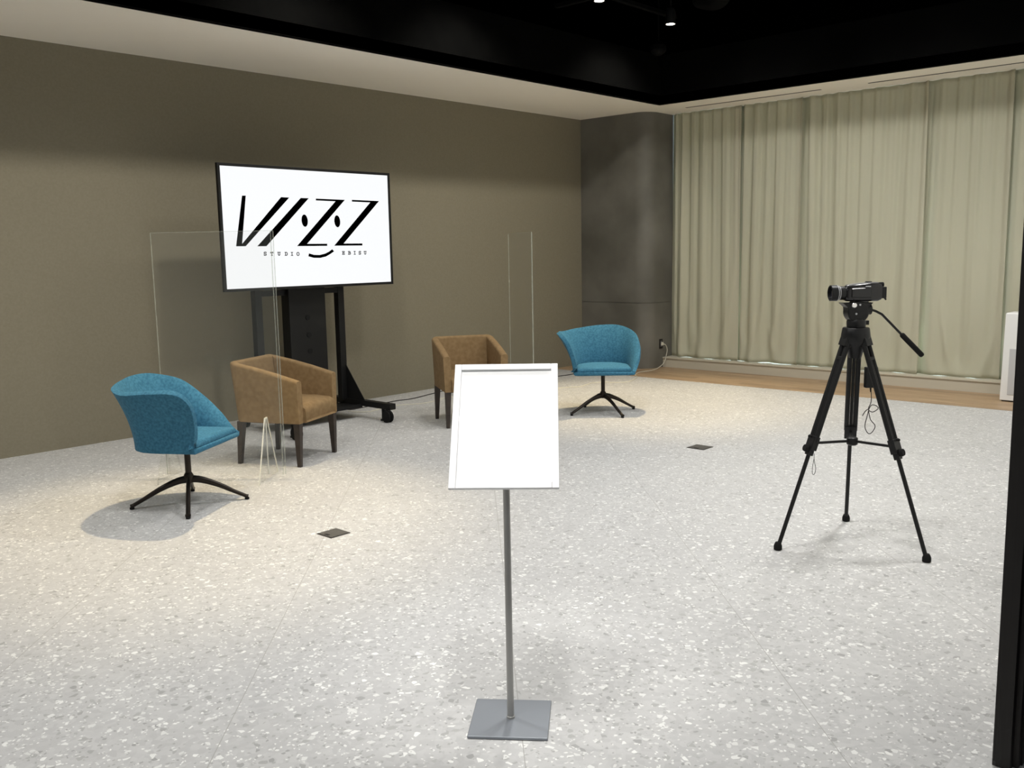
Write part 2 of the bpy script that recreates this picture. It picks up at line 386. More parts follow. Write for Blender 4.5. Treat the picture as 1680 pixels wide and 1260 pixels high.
# ------------------------------------------------------------------ blue swivel chairs
def swivel_chair(label):
    t = thing('swivel_chair', label, 'chair', group='blue swivel chairs')
    base = [(-.285, -.215), (-.285, -.05), (-.283, .07), (-.25, .18), (-.14, .262), (0, .285), (.14, .262), (.25, .18), (.283, .07), (.285, -.05), (.285, -.215)]
    rim = [(-.285, -.21, .425), (-.315, -.24, .56), (-.365, -.245, .69), (-.425, -.19, .765), (-.44, -.02, .770), (-.40, .17, .757), (-.25, .325, .775),
           (0, .395, .798), (.2, .355, .795), (.33, .22, .742), (.365, .08, .625), (.35, -.04, .520), (.318, -.13, .455), (.288, -.215, .415)]
    n = 72
    def resample(pts, n):
        c = crom([Vector(p) for p in pts], n=12); d = [0.]
        for a, b in zip(c, c[1:]): d.append(d[-1] + (b - a).length)
        out = []
        j = 0
        for k in range(n + 1):
            s = d[-1] * k / n
            while j < len(d) - 2 and d[j + 1] < s: j += 1
            f = (s - d[j]) / max(d[j + 1] - d[j], 1e-9); out.append(c[j].lerp(c[j + 1], min(f, 1)))
        return out
    # pair rim points with base points: rim front edges rise from the base's front corner
    B = resample([(x, y, .392) for x, y in base], n); R = resample(rim, n)
    rows = 12; vs = []
    def bidx(k):
        s = k / n
        q = s + .09 * math.sin(2 * PI * s) * (1 if s < .5 else .5)
        return max(0., s - .11 * math.sin(PI * min(s * 2, 1)) if s < .5 else s + .03 * math.sin(PI * (s - .5) * 2))
    for r in range(rows + 1):
        tt = r / rows
        for k in range(n + 1):
            s = bidx(k) * n; i = min(int(s), n - 1); b = B[i].lerp(B[i + 1], s - i)
            h = tt ** 1.75; p = Vector((b.x + (R[k].x - b.x) * h, b.y + (R[k].y - b.y) * h, b.z + (R[k].z - b.z) * tt))
            vs.append(p)
    fs = [(r * (n + 1) + k, r * (n + 1) + k + 1, (r + 1) * (n + 1) + k + 1, (r + 1) * (n + 1) + k) for r in range(rows) for k in range(n)]
    o = MB().add(vs, fs).build('shell', M['velour'], t, smooth=180)
    s = o.modifiers.new('thick', 'SOLIDIFY'); s.thickness = .034; s.offset = 1 ; s.use_even_offset = False
    bv = o.modifiers.new('bevel', 'BEVEL'); bv.width = .011; bv.segments = 3; bv.limit_method = 'ANGLE'; bv.angle_limit = math.radians(50)
    # make sure the thickness goes inwards
    me = o.data; f0 = me.polygons[len(me.polygons) // 2 ]; 
    c = f0.center; nrm = f0.normal
    if nrm.y * c.y + nrm.x * c.x > 0: s.offset = -1
    # seat pan and cushion
    pan = [Vector((p.x * .985, p.y * .985 if p.y > 0 else p.y, 0)) for p in resample([(x, y, 0) for x, y in base], 40)]
    def ring(f, z, yo=0): return [Vector((p.x * f, p.y * f + yo, z)) for p in pan]
    MB().loft([ring(.80, .378), ring(.97, .385), ring(1., .393), ring(1., .412), ring(.97, .418)]).build('seat_pan', M['velour'], t, smooth=60)
    q = MB().loft([ring(.86, .415, -.018), ring(.895, .424, -.016), ring(.90, .440, -.014), ring(.86, .455, -.010), ring(.70, .464), ring(.35, .468), ring(.05, .469)])
    q.build('seat_cushion', M['velour'], t, smooth=60)
    MB().lathe([(.085, .372), (.085, .380), (.05, .386), (.02, .388)]).lathe([(.019, .14), (.019, .375)], seg=20).lathe([(.028, .165), (.030, .19), (.022, .205), (.018, .21)]).build('column', M['bronze'], t)
    for k in range(4):
        a = math.radians(27 + 90 * k); d = Vector((math.cos(a), math.sin(a), 0)); z = Vector((0, 0, 1))
        pts = [d * .0 + z * .165, d * .07 + z * .155, d * .17 + z * .115, d * .27 + z * .06, d * .335 + z * .026, d * .352 + z * .020]
        lb = MB(); rings = []
        c, rr = crom(pts, [.030, .026, .020, .015, .014, .016])
        sd = Vector((-d.y, d.x, 0))
        for i, p in enumerate(c):
            tg = (c[min(i + 1, len(c) - 1)] - c[max(i - 1, 0)]).normalized(); up = sd.cross(tg) * -1
            w = .014 if i < len(c) - 8 else .017; h = rr[i] * .85
            rings.append([p + sd * w * math.cos(u) + up * h * math.sin(u) for u in [2 * PI * j / 12 for j in range(12)]])
        lb.loft(rings); lb.build('leg', M['bronze'], t, smooth=60)
        MB().lathe([(.010, .0), (.014, .002), (.014, .012), (.010, .016)], c=tuple(d * .345)).build('foot_glide', M['rubber'], t)
    return t
ch = swivel_chair('teal blue swivel tub chair on four splayed legs, left of the tan armchair nearest it')
ch2 = copy_tree(ch)
ch.location = (2.85, 5.385, 0); ch.rotation_euler.z = math.radians(32)
ch2.location = (7.095, 5.314, 0); ch2.rotation_euler.z = math.radians(-49)
ch2['label'] = 'teal blue swivel tub chair facing the room in front of the grey concrete pillar'

# ------------------------------------------------------------------ tan armchairs
def armchair(label):
    t = thing('armchair', label, 'armchair', group='tan armchairs')
    HW, D0, D1 = .285, -.27, .27
    # U-shaped wall: outer path, rounded at back corners
    path = [(-HW, D0)]
    rr = .06
    path += [(-HW, -.09), (-HW, .08), (-HW, D1 - rr)]
    for k in range(1, 5): a = PI - k / 5 * PI / 2; path.append((-HW + rr + rr * math.cos(a), D1 - rr + rr * math.sin(a)))
    path += [(-HW + rr, D1), (-.1, D1), (.1, D1), (HW - rr, D1)]
    for k in range(1, 5): a = PI / 2 - k / 5 * PI / 2; path.append((HW - rr + rr * math.cos(a), D1 - rr + rr * math.sin(a)))
    path += [(HW, D1 - rr), (HW, .08), (HW, -.09), (HW, D0)]
    n = len(path); rings = []
    for i, (x, y) in enumerate(path):
        a = Vector(path[max(i - 1, 0)]); b = Vector(path[min(i + 1, n - 1)]); tg = (b - a).normalized(); nin = Vector((tg.y, -tg.x))
        if nin.dot(Vector((-x, -y + .0))) < 0: nin = -nin
        f = (y - D0) / (D1 - D0); f = min(max(f, 0), 1)
        ht = .640 + .135 * (f ** .9)
        th = .066
        back = max(0., (y - .0) / D1)
        ox, oy = x * 1.035, y + .045 * back ** 2       # flare of the top outwards
        outer0 = Vector((x, y, .325)); outer1 = Vector((ox, oy, ht))
        ni = Vector((nin.x, nin.y, 0)) * th
        mid = outer0.lerp(outer1, .5)
        rt = th / 2; cc = outer1 + ni * .5 - Vector((0, 0, rt * .75)); nd = ni.normalized()
        arc = [cc - nd * (rt * math.copysign(abs(math.cos(u)) ** .7, math.cos(u))) + Vector((0, 0, rt * .75 * abs(math.sin(u)) ** .8)) for u in [PI * k / 8 for k in range(9)]]
        rings.append([outer0, mid] + arc + [mid + ni, outer0 + ni])
    MB().loft(rings).build('backrest', M['tan'], t, bevel=.012, seg=3, smooth=60)
    # seat block with a soft swelling front
    w = HW - .060; rings = []
    for y, z1, z0, ww in ((-.277, .345, .340, .97), (-.290, .375, .332, .99), (-.296, .410, .328, 1), (-.290, .440, .326, 1), (-.262, .458, .325, 1), (-.15, .468, .325, 1), (.05, .468, .325, 1), (.21, .462, .325, 1)):
        rings.append([Vector((-w * ww, y, z0)), Vector((w * ww, y, z0)), Vector((w * ww, y, z1 - .012)), Vector((w * .9, y, z1)), Vector((0, y, z1 + .004)), Vector((-w * .9, y, z1)), Vector((-w * ww, y, z1 - .012))])
    MB().loft(rings).build('seat', M['tan'], t, smooth=60)
    MB().b2(-.25, .25, -.24, .24, .315, .328).build('under_frame', M['darkwood'], t)
    for sx in (-1, 1):
        for sy in (-1, 1):
            x0, y0 = sx * .255, (-.242 if sy < 0 else .235); x1, y1 = sx * .262, (-.245 if sy < 0 else .262)
            rg = []
            for px, py, z, h in ((x1, y1, 0, .0150), (x0 * .5 + x1 * .5, (y0 + y1) / 2, .17, .021), (x0, y0, .328, .026)):
                rg.append([Vector((px + a * h, py + b * h, z)) for a, b in ((-1, -1), (1, -1), (1, 1), (-1, 1))])
            MB().loft(rg).build('leg', M['darkwood'], t, bevel=.003, smooth=30)
    return t
ac = armchair('tan fabric armchair with dark tapered legs standing in front of the television stand')
ac2 = copy_tree(ac)
ac.location = (4.035, 6.035, 0); ac.rotation_euler.z = math.radians(24.6)
ac2.location = (5.976, 5.995, 0); ac2.rotation_euler.z = math.radians(-32)
ac2['label'] = 'tan fabric armchair partly hidden behind the white sign board'

# ------------------------------------------------------------------ television and its rolling stand
S = 7.0 / 6.45; TX, TY, TZ = 4.653 * S, 7.0, 1.55 + (1.7635 - 1.55) * S
tv = thing('television', 'large black-framed television showing a black logo on a white screen', 'television', (TX, TY, TZ))
HWt, HHt = .8435 * S, .4865 * S; ih, iv = .820 * S, .4645 * S
tb = MB().b2(-HWt, HWt, .012, .030, -HHt, HHt).b2(-HWt + .12, HWt - .12, .03, .055, -HHt + .1, HHt - .1).b2(-.45, .45, .05, .085, -.38, .30)
for a, b, c, d in ((-HWt, -ih, -HHt, HHt), (ih, HWt, -HHt, HHt), (-ih, ih, iv, HHt), (-ih, ih, -HHt, -iv)): tb.b2(a, b, 0, .02, c, d)
tb.build('casing', M['black_plastic'], tv, bevel=.002)
scr = MB().b2(-ih, ih, .006, .013, -iv, iv).build('screen', M['screen'], tv)
lg = MB()
def fp(pts, y=.0045, th=.0015): lg.poly([(u * S, y, v * S) for u, v in pts], (0, 1, 0), th)
def fq(*q): fp(q)
# V (two strokes), I, Z, Z
fq((-.6410, .2467), (-.6092, .2477), (-.6680, -.1390), (-.7183, -.1390))
fq((-.6830, -.1390), (-.6349, -.1390), (-.2128, .2445), (-.2896, .2455))
fq((-.5308, -.1404), (-.4488, -.1404), (-.0246, .2443), (-.1019, .2443))
for dx, w in ((0, 0), (.3722, .004)):
    x = lambda a: a + dx
    fq((x(.0470), .2433), (x(.3426), .2412), (x(.327), .2260), (x(.0455), .2290))
    fq((x(.2480), .2290), (x(.3426), .2412), (x(-.0623), -.1245), (x(-.1603), -.1420))
    fq((x(-.1603), -.1420), (x(-.080), -.1245), (x(.1396), -.1252), (x(.1390), -.1425))
for cx, cy in ((-.0745, .0628), (.2542, .0612)):
    pts = []
    for k in range(28):
        a = 2 * PI * k / 28; ex, ey = .0300 * math.cos(a), .0495 * math.sin(a); rot = math.radians(4)
        pts.append((cx + ex * math.cos(rot) - ey * math.sin(rot), cy + ex * math.sin(rot) + ey * math.cos(rot)))
    fp(pts)
sm_t = [(-.048, -.2028), (.0009, -.2150), (.0577, -.2175), (.1158, -.2062), (.155, -.191), (.1887, -.1716)]
sm_b = [(.2074, -.1886), (.175, -.206), (.1405, -.2243), (.0950, -.2370), (.0627, -.2412), (-.0005, -.2396), (-.0547, -.2263)]
for k in range(5):
    a = sm_t[k:k + 2]; b = [(-.0547, -.2263), (-.0005, -.2396), (.0627, -.2412), (.1200, -.2310), (.1690, -.2095), (.2074, -.1886)][k:k + 2]
    fq(a[0], a[1], b[1], b[0])
GL = {  # slab-serif letters as strokes on a 0..1 x 0..1 cell
    'S': [(.85, .75, .85, 1), (.85, .9, .6, 1), (.6, 1, .3, 1), (.3, 1, .12, .86), (.12, .86, .15, .65), (.15, .65, .8, .38), (.8, .38, .88, .18), (.88, .18, .65, 0), (.65, 0, .35, 0), (.35, 0, .12, .12), (.12, 0, .12, .28)],
    'T': [(.05, 1, .95, 1), (.05, 1, .05, .75), (.95, 1, .95, .75), (.5, 1, .5, 0), (.28, 0, .72, 0)],
    'U': [(.0, 1, .38, 1), (.62, 1, 1, 1), (.2, 1, .2, .25), (.2, .25, .35, .03), (.35, .03, .65, .03), (.65, .03, .8, .25), (.8, .25, .8, 1)],
    'D': [(.0, 1, .6, 1), (.0, 0, .6, 0), (.2, 1, .2, 0), (.6, 1, .9, .7), (.9, .7, .9, .3), (.9, .3, .6, 0)],
    'I': [(.2, 1, .8, 1), (.5, 1, .5, 0), (.2, 0, .8, 0)],
    'O': [(.3, 1, .7, 1), (.7, 1, .95, .7), (.95, .7, .95, .3), (.95, .3, .7, 0), (.7, 0, .3, 0), (.3, 0, .05, .3), (.05, .3, .05, .7), (.05, .7, .3, 1)],
    'E': [(.0, 1, .9, 1), (.0, 0, .9, 0), (.2, 1, .2, 0), (.2, .52, .65, .52), (.9, 1, .9, .75), (.9, 0, .9, .25), (.65, .65, .65, .4)],
    'B': [(.0, 1, .65, 1), (.0, 0, .7, 0), (.2, 1, .2, 0), (.2, .53, .7, .53), (.65, 1, .85, .85), (.85, .85, .85, .68), (.85, .68, .65, .53), (.7, .53, .95, .38), (.95, .38, .95, .15), (.95, .15, .7, 0)]}
def glyph(chr_, cx, cz, w=.0245, h=.0245, sw=.0058):
    x0, z0 = cx - w / 2, cz - h / 2
    for a, b, c, d in GL[chr_]:
        p = Vector((x0 + a * w, z0 + b * h)); q = Vector((x0 + c * w, z0 + d * h)); t = (q - p).normalized(); n = Vector((-t.y, t.x)) * sw / 2
        p = p - t * sw / 2; q = q + t * sw / 2
        fp([(p + n)[:], (q + n)[:], (q - n)[:], (p - n)[:]])
for chs, xs in (('STUDIO', (-.4639, -.4027, -.3361, -.2675, -.2135, -.1554)), ('EBISU', (.3054, .3682, .4250, .4809, .5388))):
    for k, c in enumerate(chs): glyph(c, xs[k], -.1995 - .0012 * k if chs[0] == 'S' else -.2035 - .0006 * k)
lo = lg.build('screen_logo', M['ink'], scr, smooth=20)

st = thing('television_stand', 'black wheeled metal stand carrying the large television', 'stand', (0, 0, 0))
CX = 5.03
u = MB()
for sx in (-1, 1): u.b2(CX + sx * .45 - .035, CX + sx * .45 + .035, 7.20, 7.27, .16, 1.75)
u.b2(CX - .45, CX + .45, 7.205, 7.265, 1.19, 1.24)
u.b2(CX - .40, CX - .32, 7.085, 7.20, 1.35, 2.0).b2(CX + .32, CX + .40, 7.085, 7.20, 1.35, 2.0).b2(CX - .485, CX + .485, 7.14, 7.20, 1.6, 1.68)
u.build('upright_frame', M['black_metal'], st, bevel=.004)
cp = MB().b2(CX - .165, CX + .235, 7.16, 7.28, .22, 1.25)
cpo = cp.build('cable_panel', M['black_metal'], st, bevel=.004)
for z in (.98, .82, .67, .52, .37):
    MB().lathe([(.024, 0), (.024, .006)], c=(CX + .03 + (1.0 - z) * .03, 7.16, z), axis=(0, -1, 0), seg=20).build('cable_hole', M['rubber'], cpo)
for sx in (-1, 1):
    bx = CX + sx * .50
    MB().b2(bx - .035, bx + .035, 6.56, 7.52, .115, .170).build('base_beam', M['black_metal'], st, bevel=.004)
    gx = CX + sx * .47
    MB().poly([(gx - .03 * 0, 7.24, .17), (gx, 6.93, .17), (gx, 7.20, .50), (gx, 7.24, .50)], (sx, 0, 0), .006).build('gusset_plate', M['black_metal'], st)
    MB().lathe([(.030, .0), (.030, .012), (.016, .018), (.016, .12)], c=(bx - .0, 6.70, 0), seg=16).build('levelling_foot', M['black_metal'], st)
    for yy, off in ((6.585, -.045), (7.46, .0)):
        cx = bx + off; cs = MB()
        for dx in (-.018, .018): cs.lathe([(.045, -.011), (.055, -.008), (.055, .008), (.045, .011)], c=(cx + dx, yy, .055), axis=(1, 0, .0), seg=24)
        wl = cs.build('castor', M['rubber'], st)
        MB().b2(cx - .012, cx + .012, yy - .03, yy + .03, .055, .118).build('castor_bracket', M['black_plastic'], wl)
MB().b2(CX - .48, CX + .48, 6.98, 7.30, .100, .118).b2(CX - .48, CX + .48, 6.98, 6.985, .118, .135).build('base_shelf', M['black_metal'], st, bevel=.002)

# ------------------------------------------------------------------ clear acrylic screens
def acrylic_screen(A, B, label, feet, h=1.718):
    A, B = Vector(A), Vector(B); d = (B - A).normalized(); Wd = (B - A).length; n = Vector((d.y, -d.x))
    rz = math.atan2(d.y, d.x)
    t = thing('acrylic_screen', label, 'partition screen', (A.x, A.y, 0), rz, 'clear acrylic screens')
    MB().b2(.004, Wd - .004, -.0025, .0025, .03, h - .004).build('clear_panel', M['acrylic'], t)
    e = MB().b2(0, .004, -.003, .003, .03, h).b2(Wd - .022, Wd - .018, -.003, .003, .03, h).b2(Wd - .004, Wd, -.003, .003, .03, h).b2(.004, Wd - .004, -.003, .003, h - .003, h)
    e.build('polished_edge', M['acrylic_edge'], t)
    for fx in feet:
        f = MB()
        for a, b in (((-.022, .43), (-.20, .0)), ((.022, .43), (.20, .0)), ((.0, .43), (0.0, .03))):
            f.bar((fx, a[0], a[1]), (fx, b[0], b[1]), .006, .010, up=(0, 1, .2))
        f.bar((fx, -.026, .43), (fx, .026, .43), .006, .010)
        f.bar((fx, -.20, .004), (fx, -.18, .004), .006, .008)
        fo = f.build('support_foot', M['acrylic_lit' if fx > .3 else 'acrylic'], t)  # near foot gets the painted lit copy, far foot stays clear
        MB().poly([(fx - .0015, -.195, .006), (fx - .0015, .195, .006), (fx - .0015, .02, .425), (fx - .0015, -.02, .425)], (1, 0, 0), .003).build('fin', M['acrylic'], fo)
    return t
s1 = acrylic_screen((3.10, 6.16), (3.63, 5.483), 'clear acrylic screen between the left blue chair and the tan armchair', (.02, .735))
s2 = acrylic_screen((6.905, 6.334), (6.42, 5.60), 'clear acrylic screen seen edge-on behind the top of the white sign board', (.12, .74))

# ------------------------------------------------------------------ sign stand
SC = (2.138, 1.99); yaw = -.876
sg = thing('sign_stand', 'white A3 sign board on a slim grey pole and square blue-grey base plate', 'sign stand', (SC[0], SC[1], 0), yaw)
MB().box((0, 0, .005), (.260, .256, .010), rz=-.045).build('base_plate', M['sign_grey'], sg, bevel=.003)
MB().tube([(0, 0, .008), (0, 0, .985)], .0112, 20).lathe([(.0135, .006), (.0135, .016), (.0115, .018)]).build('pole', M['pole_grey'], sg)
tilt = .849; FW, FL_ = .338, .456
fr_ = bpy.data.objects.new('x', None)
def board(name, mb, material, parent, bevel=0.):
    o = mb.build(name, material, parent, bevel=bevel); return o
# local board frame: X right, Yb up the board, Zb out of the face
Rm = Matrix.Rotation(tilt, 4, 'X'); Tm = Matrix.Translation((.001, -.02, 1.01)) @ Rm
def bd(mb):
    mb.v = [tuple((Tm @ Vector(p))) for p in mb.v]; return mb
fw = .022; a, b = FW / 2, FL_ / 2
q = MB()
for x0, x1, y0, y1 in ((-a, -a + fw, -b, b), (a - fw, a, -b, b), (-a + fw, a - fw, b - fw, b), (-a + fw, a - fw, -b, -b + fw)): q.b2(x0, x1, y0, y1, -.010, .002)
q.b2(-a + .003, a - .003, -b + .003, b - .003, -.012, -.009)
bo = bd(q).build('board_frame', M['white_frame'], sg, bevel=.0018)
bd(MB().b2(-a + fw - .001, a - fw + .001, -b + fw - .001, b - fw + .001, -.0092, -.0060)).build('blank_sheet', M['paper'], sg)
MB().b2(-.022, .022, -.012, .014, .955, .972).build('board_bracket', M['pole_grey'], sg, bevel=.003)

# ------------------------------------------------------------------ floor boxes
for (x, y, s), lb in (((3.046, 4.165, .134), 'dark metal floor box flush in the terrazzo near the left blue chair'), ((6.269, 3.752, .152), 'dark metal floor box flush in the terrazzo between sign board and tripod')):
    t = thing('floor_outlet', lb, 'floor outlet', (x, y, 0), 0, 'floor outlet boxes')
    h = s / 2
    MB().b2(-h, h, -h, h, 0, .003).build('surround', M['frame_mid'], t, bevel=.001)
    l = MB().b2(-h + .007, h - .007, -h + .007, h - .007, .003, .0045).build('lid', M['outlet_box'], t, bevel=.001)
    MB().b2(-h + .015, -h + .03, -.018, .018, .0045, .0058).build('lid_catch', M['frame_dark'], l)

# ------------------------------------------------------------------ tripod
C0 = Vector((4.663, 1.894, 0)); RF = .406
tp = thing('tripod', 'black video tripod with fluid head standing before the curtains', 'tripod', (0, 0, 0))
feet = [Vector((4.333, 2.129, 0)), Vector((5.042, 2.068, 0)), Vector((4.615, 1.484, 0))]
Zc = 1.075
for f in feet:
    d = (f - C0); d.z = 0; dn = d.normalized(); side = Vector((-dn.y, dn.x, 0))
    top = C0 + dn * .050 + Vector((0, 0, Zc)); bot = f + Vector((0, 0, .03)) - dn * .006
    ax = (bot - top).normalized(); up = side.cross(ax)
    J = top + (bot - top) * ((Zc - .56) / (Zc - .03))
    lb = MB()
    for s_ in (-1, 1): lb.tube([top + side * s_ * .0215, J + side * s_ * .0215], .0105, 10, flat=1.25)
    lb.tube([top + ax * .09, J], .0085, 10)
    lb.bar(top - ax * .02, top + ax * .035, .060, .040, up=up)
    lb.bar(top + ax * .10 - ax * .008, top + ax * .10 + ax * .008, .050, .024, up=up)
    lg_ = lb.build('upper_leg', M['black_metal'], tp, bevel=.0015)
    kb = MB().bar(J - ax * .028, J + ax * .045, .062, .034, up=up)
    kb.bar(J + ax * .045, J + ax * .075, .036, .030, up=up)
    k = kb.build('leg_joint', M['black_plastic'], tp, bevel=.003)
    kn = J + ax * .035 + dn * .028
    MB().lathe([(.017, -.010), (.020, 0), (.017, .012)], c=kn, axis=up, seg=14).build('locking_knob', M['rubber'], k)
    MB().tube([J - ax * .025, J - ax * .03 + dn * .036], .006, 8).build('spreader_lock', M['rubber'], k)
    MB().tube([J + ax * .05, bot], .0105, 14).build('lower_leg', M['black_metal'], tp)
    MB().lathe([(.014, 0), (.021, .004), (.021, .022), (.016, .036), (.012, .042)], c=(f.x, f.y, 0), seg=20).build('rubber_foot', M['rubber'], tp)
    hub = C0 + Vector((0, 0, .548)) - Vector((0, 0, 0))
    MB().bar(hub + dn * .02, J - dn * .018 + Vector((0, 0, -.01)), .012, .012).build('spreader_arm', M['black_metal'], tp, bevel=.001)
MB().lathe([(.02, -.022), (.028, -.016), (.028, .016), (.02, .022)], c=C0 + Vector((0, 0, .548)), seg=20).build('spreader_hub', M['black_plastic'], tp)
cb = MB().lathe([(.030, .98), (.045, 1.035), (.066, 1.06), (.072, 1.09), (.066, 1.13), (.062, 1.135)], c=(C0.x, C0.y, 0), seg=30)
cb.build('crown', M['black_plastic'], tp, smooth=40)
MB().lathe([(.045, 1.135), (.047, 1.15), (.047, 1.168), (.040, 1.178)], c=(C0.x, C0.y, 0), seg=28).box((C0.x + .045 * .675, C0.y - .045 * .738, 1.158), (.035, .02, .022), rz=-.83).build('pan_base', M['black_plastic'], tp, bevel=.002)
# head: axis of the camera is along A (pointing to image left)
A = Vector((-.70, .714, 0)).normalized(); Bv = Vector((-A.y, A.x, 0))   # Bv: sideways, roughly towards the viewer
if Bv.dot(-C0) < 0: Bv = -Bv
HC = C0 + A * .006
def P(a, b, z): return HC + A * a + Bv * b + Vector((0, 0, z))
hd = MB()
hd.lathe([(.050, -.036), (.055, -.03), (.055, .03), (.050, .036)], c=P(-.003, 0, 1.214), axis=Bv, seg=32)
hd.loft([[P(a, b, z) for a, z in ((-.02, 1.175), (.03, 1.175), (.050, 1.205), (.052, 1.238), (.078, 1.261), (-.078, 1.261), (-.054, 1.238), (-.045, 1.205))] for b in (-.034, .034)])
hd.build('fluid_head', M['black_plastic'], tp, bevel=.003)
MB().lathe([(.012, 0), (.0135, .004), (.0135, .012), (.011, .015)], c=P(.024, .034, 1.250), axis=Bv, seg=20).build('clamp_screw', M['chrome'], tp)
MB().lathe([(.0045, 0), (.0045, .006)], c=P(-.008, .034, 1.251), axis=Bv, seg=12).build('small_screw', M['pale_mark'], tp)
MB().lathe([(.0055, 0), (.004, .005)], c=P(.010, .036, 1.206), axis=Bv, seg=12).build('small_screw', M['pale_mark'], tp)
MB().lathe([(.026, -.012), (.026, .012)], c=P(-.062, .010, 1.225), axis=A, seg=20).build('handle_clamp', M['black_plastic'], tp, bevel=.002)
ha = [P(-.060, .02, 1.228), P(-.095, .02, 1.217), P(-.128, .02, 1.200), P(-.238, .02, 1.090)]
MB().tube(ha, .0062, 10).build('pan_handle', M['black_metal'], tp)
e0 = P(-.232, .02, 1.097); dr = (P(-.345, .02, .985) - e0)
MB().tube([e0, e0 + dr * .04, e0 + dr * .96, e0 + dr], [.010, .0135, .0135, .011], 16).build('handle_grip', M['rubber'], tp)

# ------------------------------------------------------------------ camcorder (lens towards image left)
cm = thing('camcorder', 'black camcorder mounted on the tripod head, lens pointing at the chairs', 'camcorder', tuple(P(0, 0, 1.262)))
cm.scale = (1, 1, 1.05)
def Q(a, b, z): return A * a + Bv * b + Vector((0, 0, z))
bm_ = MB()
secs = [(.062, .030, .012, .076), (.050, .034, .006, .082), (.0, .036, .004, .089), (-.06, .036, .004, .094), (-.105, .034, .004, .095), (-.122, .028, .010, .088)]
rings = []
for a_, hw, z0, z1 in secs:
    zm = (z0 + z1) / 2; hh = (z1 - z0) / 2
    rings.append([Q(a_, hw * math.copysign(abs(math.cos(u)) ** .55, math.cos(u)), zm + hh * math.copysign(abs(math.sin(u)) ** .55, math.sin(u))) for u in [2 * PI * k / 28 for k in range(28)]])
bm_.loft(rings); bm_.box(Q(-.02, 0, .003), (.075, .045, .008), rz=math.atan2(A.y, A.x))
bm_.build('body', M['black_gloss'], cm, smooth=50)
MB().loft([[Q(a_, b_, z_) for b_, z_ in ((-.024, zz - .004), (.024, zz - .004), (.022, zz + .0015), (-.022, zz + .0015))] for a_, zz in ((.045, .083), (.0, .089), (-.06, .094), (-.104, .094))]).build('top_cover', M['grey_plastic'], cm, bevel=.001)
MB().box(Q(-.062, 0, .097), (.028, .018, .005), rz=math.atan2(A.y, A.x)).build('zoom_lever', M['black_plastic'], cm, bevel=.001)
lp = Q(.060, 0, .046)
MB().lathe([(.030, 0), (.033, .010), (.033, .026), (.029, .028), (.029, .034), (.036, .036), (.036, .038), (.038, .040), (.038, .072), (.034, .074), (.033, .058)], c=lp, axis=A, seg=36).build('lens_barrel', M['black_plastic'], cm)
MB().lathe([(.0335, .0), (.0335, .0022)], c=Q(.060 + .0275, 0, .046), axis=A, seg=36).lathe([(.0385, 0), (.0385, .0022)], c=Q(.060 + .0385, 0, .046), axis=A, seg=36).build('lens_ring', M['pale_mark'], cm)
MB().lathe([(.031, 0), (.028, .004), (.015, .007)], c=Q(.060 + .056, 0, .046), axis=A, seg=30).build('front_lens', M['lens'], cm)
MB().loft([[Q(a_, .0365, z_) for a_, z_ in ((.038, .024), (.038, .068), (-.062, .072), (-.066, .022))], [Q(a_, .041, z_) for a_, z_ in ((.034, .027), (.034, .065), (-.058, .069), (-.062, .025))]]).build('side_panel', M['black_gloss'], cm, bevel=.0015)
MB().box(Q(-.046, .0375, .0765), (.026, .002, .005), rz=math.atan2(A.y, A.x)).build('name_plate', M['pale_mark'], cm)
MB().lathe([(.011, 0), (.0125, .004), (.0125, .022), (.010, .024)], c=Q(-.115, 0, .082), axis=-A, seg=20).build('viewfinder', M['rubber'], cm)
MB().box(Q(-.132, 0, .045), (.030, .05, .055), rz=math.atan2(A.y, A.x)).build('battery', M['black_plastic'], cm, bevel=.003)
MB().tube([Q(-.135, .01, .026), Q(-.150, .012, .010)], .004, 8).build('dc_plug', M['rubber'], cm)

# power adapter hanging under the tripod
pa = thing('power_adapter', 'small black power adapter hanging on its lead under the tripod crown', 'power adapter', (4.788, 1.858, .0))
X1 = Vector((.675, -.738, 0))
MB().box((0, 0, .868), (.064, .030, .108), rz=-.83).build('adapter_brick', M['black_plastic'], pa, bevel=.004)
MB().tube([(-.02, .02, 1.05), (-.004, .005, .98), (0, 0, .92)], .0028, 8, spline=True).build('upper_lead', M['cable_black'], pa)
def lead(p): return X1 * p[0] + Vector((0, 0, p[1]))
pts = [(0.003, .815), (.004, .77), (0.002, .735), (-.004, .70), (.016, .685), (.042, .703), (.038, .716), (.012, .722), (-.006, .705), (-.010, .665), (-.020, .610), (-.008, .575), (.012, .572), (.028, .592), (.026, .615), (.006, .645), (-.002, .69), (-.006, .702), (-.022, .69), (-.034, .665)]
MB().tube([lead(p) + Vector((.003 * math.sin(i), .003 * math.cos(2 * i), 0)) for i, p in enumerate(pts)], .0022, 8, spline=True).build('looped_lead', M['cable_black'], pa)
MB().tube([lead((.0, .825)), lead((.002, .79))], [.006, .003], 10).build('strain_relief', M['rubber'], pa)
# wrist loop on the left joint
J = Vector((4.50, 2.01, .47))
lp_ = [J + X1 * a + Vector((0, 0, z)) for a, z in ((0, .03), (.002, -.01), (.010, -.05), (.004, -.078), (-.006, -.075), (-.006, -.04), (.0, .0))]
MB().tube([p - Vector((0.03, -.0, 0)) for p in lp_], .0014, 6, spline=True).build('strap_loop', M['cable_black'], tp)

